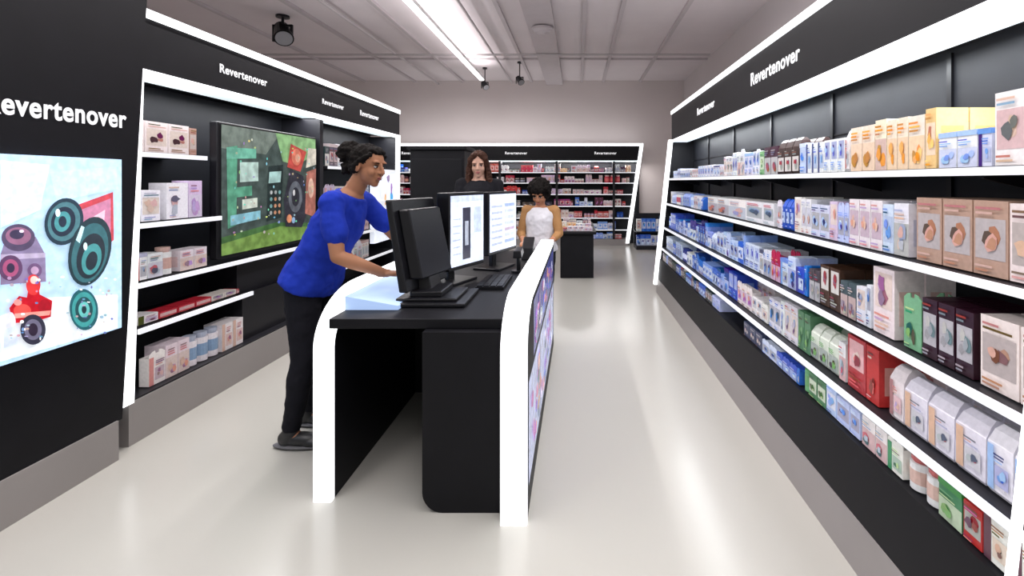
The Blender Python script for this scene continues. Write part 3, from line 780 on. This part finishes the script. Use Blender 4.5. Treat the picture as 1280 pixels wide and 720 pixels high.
def person(name, J, side, fwd, hf, hu, skin, hairm, lipm, shirtm, sleevem, pantm, shoem, sleeve=.55, s=1.0, hands=None, voxel=.005, hair='bun', hs=1.0, fem=1.0):
    e = empty(name); side = V(side).normalized(); fwd = V(fwd).normalized()
    j = {k: V(v) for k, v in J.items()}
    pel, wai, che, nb, hd = j['pelvis'], j['waist'], j['chest'], j['neck'], j['head']
    crotch = pel-(wai-pel).normalized()*.11*s
    up_t = (nb-che).normalized()
    def torso(g):
        return [(crotch, .12*s+g, .09*s+g), (pel-(wai-pel)*.3, .165*s+g, .118*s+g), (pel, .168*s+g, .122*s+g), (wai, .130*s*fem+g, .098*s+g), (wai.lerp(che, .6), .142*s+g, .110*s+g),
                (che, .150*s+g, .112*s+g), (che.lerp(nb, .55), .142*s+g, .088*s+g), (che.lerp(nb, .88), .09*s+g*.7, .066*s+g*.7), (nb+up_t*.01, .055*s, .052*s)]
    bm = bmesh.new()
    loft(bm, torso(0), side)
    tube(bm, [(nb-up_t*.04, .058*s), (nb.lerp(hd, .35), .05*s), (hd-V(hf).normalized()*.012-V(hu)*.03, .052*s)])
    P, r, f, u = head(bm, hd, hf, hu, hs)
    for q in ('r', 'l'):
        sh, el, wr = j['sh_'+q], j['el_'+q], j['wr_'+q]
        tube(bm, [(che.lerp(nb, .62), .05*s), (sh, .05*s), (sh.lerp(el, .4), .045*s), (el, .036*s), (el.lerp(wr, .3), .038*s), (wr, .024*s)])
        hp, kn, an = j['hip_'+q], j['kn_'+q], j['an_'+q]
        tube(bm, [(hp, .088*s), (hp.lerp(kn, .4), .076*s), (kn, .053*s), (kn.lerp(an, .3), .054*s), (an, .035*s)])
        tube(bm, [(an-V((0, 0, .01)), .035*s), (an+fwd*.06*s-Z*(an.z-.035), .03*s), (an+fwd*.14*s-Z*(an.z-.03), .025*s)])
        if hands: hand(bm, wr, *hands[q], s=s*.98)
    remesh('body', bm, voxel, skin, e, 3)
    face_details(P, r, f, u, hs, e, hairm, lipm)
    bm = bmesh.new(); g = .018*s
    T = torso(g)[1:-1]; T[0] = (T[0][0], T[0][1]+.014, T[0][2]+.014); T[1] = (T[1][0], T[1][1]+.01, T[1][2]+.01); T[2] = (T[2][0], T[2][1]+.012, T[2][2]+.014)
    loft(bm, T, side)
    if sleevem is shirtm: bs = bm
    else: bs = bmesh.new()
    for q in ('r', 'l'):
        sh, el, wr = j['sh_'+q], j['el_'+q], j['wr_'+q]
        if sleeve <= 1:
            tube(bs, [(che.lerp(nb, .55), .058*s), (sh, .066*s), (sh.lerp(el, sleeve*.6), .064*s), (sh.lerp(el, sleeve), .063*s)])
        else:
            tube(bs, [(che.lerp(nb, .55), .058*s), (sh, .064*s), (sh.lerp(el, .5), .058*s), (el, .050*s), (el.lerp(wr, sleeve-1), .040*s)])
    remesh('shirt', bm, voxel*1.2, shirtm, e, 3, disp=.012*s, dscale=9)
    if bs is not bm: remesh('sleeves', bs, voxel*1.2, sleevem, e, 3, disp=.004*s, dscale=14)
    bm = bmesh.new()
    loft(bm, [(crotch-Z*.0, .125*s, .1*s), (pel-(wai-pel)*.3, .172*s, .125*s), (pel, .175*s, .129*s), (pel.lerp(wai, .6), .15*s, .115*s)], side)
    for q in ('r', 'l'):
        hp, kn, an = j['hip_'+q], j['kn_'+q], j['an_'+q]
        tube(bm, [(hp, .098*s), (hp.lerp(kn, .4), .086*s), (kn, .064*s), (kn.lerp(an, .35), .062*s), (kn.lerp(an, .93), .046*s)])
    remesh('trousers', bm, voxel*1.3, pantm, e, 3, disp=.006*s, dscale=12)
    bm = bmesh.new(); bsole = bmesh.new()
    for q in ('r', 'l'):
        an = j['an_'+q]; g0 = V((an.x, an.y, 0)); sd = Z.cross(fwd)
        tube(bm, [(an-Z*.005, .044*s), (g0-fwd*.02*s+Z*.05, .040*s)])
        ball(bm, g0-fwd*.015*s+Z*.05, (fwd*.055*s, sd*.038*s, Z*.045))
        ball(bm, g0+fwd*.06*s+Z*.045, (fwd*.10*s, sd*.042*s, Z*.038))
        ball(bm, g0+fwd*.12*s+Z*.035, (fwd*.07*s, sd*.044*s, Z*.028))
        ball(bsole, g0+fwd*.05*s+Z*.014, (fwd*.15*s, sd*.047*s, Z*.014))
    remesh('shoes', bm, voxel, shoem, e, 2); remesh('soles', bsole, voxel*.8, M_sole, e, 1)
    bm = bmesh.new()
    def HE(p, a, b, c): ball(bm, p, (r*a*hs, f*b*hs, u*c*hs))
    if hair == 'bun':
        HE(P(0, -.026, .040), .081, .092, .084); HE(P(0, -.05, .0), .074, .062, .078)
        HE(P(0, .030, .086), .056, .046, .028)
        bc = P(0, -.140, .055)
        HE(P(0, -.105, .055), .035, .04, .035)
        for i in range(70):
            a = random.uniform(0, 6.28); b = random.uniform(-1, 1); q = math.sqrt(1-b*b)
            p = bc+(r*math.cos(a)*q+f*math.sin(a)*q+u*b)*.054*hs
            ballr(bm, p, random.uniform(.012, .022)*hs)
        HE(bc, .060, .058, .060)
        for i in range(18):
            a = random.uniform(-1, 1)
            ballr(bm, P(a*.03, -.125+random.uniform(-.02, .02), -.01-random.uniform(0, .05)), .018*hs)
        for q in (-1, 1): tube(bm, [(P(q*.062, .045, .065), .012*hs), (P(q*.074, .02, .035), .013*hs), (P(q*.078, -.005, .02), .012*hs), (P(q*.07, -.03, -.02), .022*hs)])
    elif hair == 'long':
        HE(P(0, -.022, .040), .084, .092, .084); HE(P(0, -.055, -.05), .082, .055, .12); HE(P(0, -.06, -.15), .095, .05, .10)
        for q in (-1, 1):
            tube(bm, [(P(q*.03, .058, .098), .024*hs), (P(q*.068, .045, .055), .024*hs), (P(q*.083, .02, -.02), .024*hs), (P(q*.09, .018, -.09), .028*hs), (P(q*.10, .03, -.17), .028*hs), (P(q*.105, .04, -.24), .018*hs)])
    else:
        HE(P(0, -.018, .046), .094, .102, .092); HE(P(0, .045, .085), .07, .05, .035)
        for i in range(260):
            a = random.uniform(0, 6.28); b = random.uniform(-.65, 1); q = math.sqrt(1-b*b)
            fx_ = math.sin(a)*q
            if fx_ > .35 and b < .30: continue
            ballr(bm, P(math.cos(a)*q*.104, fx_*.108-.012, b*.1+.044), random.uniform(.014, .024)*hs)
    remesh('hair', bm, .005, hairm, e, 2, disp=.008, dscale=50)
    return e

M_sole = mat('sole', (.10, .10, .11), .6)
skin1 = mat('skin_brown', (.31, .14, .075), .55, bump=.05, var=.08, spec=.25)
skin2 = mat('skin_light', (.52, .31, .23), .5, var=.06, spec=.25); skin3 = mat('skin_tan', (.40, .18, .10), .5, var=.06, spec=.25)
hair1 = mat('hair_black', (.006, .0045, .004), .75, var=.5, scale=60, bump=.35, bscale=140, spec=.12)
hair2 = mat('hair_brown', (.05, .02, .012), .6, var=.5, scale=40, bump=.35, bscale=120, spec=.2)
lip1 = mat('lips_dark', (.25, .07, .06), .4); lip2 = mat('lips', (.42, .13, .12), .4)
blue = mat('tshirt_blue', (.010, .030, .33), .85, var=.2, scale=6, bump=.5, bscale=18, spec=.15)
pant = mat('trousers_black', (.008, .008, .012), .85, bump=.3, bscale=30, spec=.15); shoe = mat('shoe_black', (.012, .012, .014), .45)
blackc = mat('top_black', (.010, .010, .013), .85, bump=.3, bscale=30, spec=.15)
whitec = mat('shirt_white', (.58, .57, .61), .8, var=.05, bump=.3, bscale=25); must = mat('sleeve_mustard', (.34, .17, .06), .8, var=.1, bump=.3, bscale=25)

J1 = dict(pelvis=(-1.51, 2.73, .90), waist=(-1.455, 2.73, 1.02), chest=(-1.36, 2.73, 1.22), neck=(-1.275, 2.73, 1.395), head=(-1.185, 2.72, 1.54),
          sh_r=(-1.31, 2.555, 1.33), el_r=(-1.245, 2.49, 1.06), wr_r=(-1.03, 2.55, .965),
          sh_l=(-1.29, 2.90, 1.33), el_l=(-1.14, 2.98, 1.12), wr_l=(-.97, 3.0, .985),
          hip_r=(-1.515, 2.65, .86), kn_r=(-1.50, 2.63, .48), an_r=(-1.565, 2.62, .09),
          hip_l=(-1.50, 2.81, .86), kn_l=(-1.52, 2.83, .48), an_l=(-1.60, 2.86, .09))
person('saleswoman', J1, (0, -1, 0), (1, 0, 0), (.95, -.28, -.18), (.18, 0, .98), skin1, hair1, lip1, blue, blue, pant, shoe,
       sleeve=.62, hands={'r': ((.9, .25, -.10), (0, 0, 1), (0, 1, 0)), 'l': ((.95, -.1, -.12), (0, 0, 1), (0, -1, 0))}, voxel=.0045, hair='bun')

def stand(root, fw, s, hx=0):
    fw = V(fw).normalized(); rt = fw.cross(Z)
    def L(a, b, c): return V(root)+(rt*a+fw*b+Z*c)*s
    J = dict(pelvis=L(0, 0, .95), waist=L(0, .01, 1.07), chest=L(0, .0, 1.26), neck=L(0, -.01, 1.43), head=L(0, .03, 1.575))
    for q, g in (('r', 1), ('l', -1)):
        J['sh_'+q] = L(g*.165, -.01, 1.375); J['el_'+q] = L(g*.225, .02, 1.11); J['wr_'+q] = L(g*.15, .22, 1.02)
        J['hip_'+q] = L(g*.085, 0, .90); J['kn_'+q] = L(g*.09, .01, .49); J['an_'+q] = L(g*.095, -.02, .09/s)
    return J, rt, fw
J, rt, fw = stand((-.97, 4.72, 0), (.1, -1, 0), 1.03)
person('female_customer', J, rt, fw, fw+Z*-.28, Z, skin2, hair2, lip2, blackc, blackc, pant, shoe, sleeve=1.9, s=1.03,
       hands={'r': (fw-rt*.5, Z, -rt), 'l': (fw+rt*.5, Z, rt)}, hair='long', hs=1.05, voxel=.0055)
J, rt, fw = stand((-.37, 4.78, 0), (-.15, -1, 0), .845)
person('child_customer', J, rt, fw, fw+Z*-.55-rt*-.1, Z, skin3, hair1, lip2, whitec, must, pant, shoe, sleeve=1.45, s=.88,
       hands={'r': (fw-rt*.3, Z, -rt), 'l': (fw+rt*.3, Z, rt)}, hair='curly', hs=1.0, voxel=.0055)

# ------------------------------------------------------------------ camera
cd = bpy.data.cameras.new('camera'); cd.sensor_width = 36; cd.lens = 600/1280*36
cd.shift_x = (640-722)/1280; cd.shift_y = -(360-227)/1280
cd.clip_start = .02
co = bpy.data.objects.new('camera', cd); co.location = (0, 0, 1.45); co.rotation_euler = (math.pi/2, 0, 0)
S.collection.objects.link(co); S.camera = co
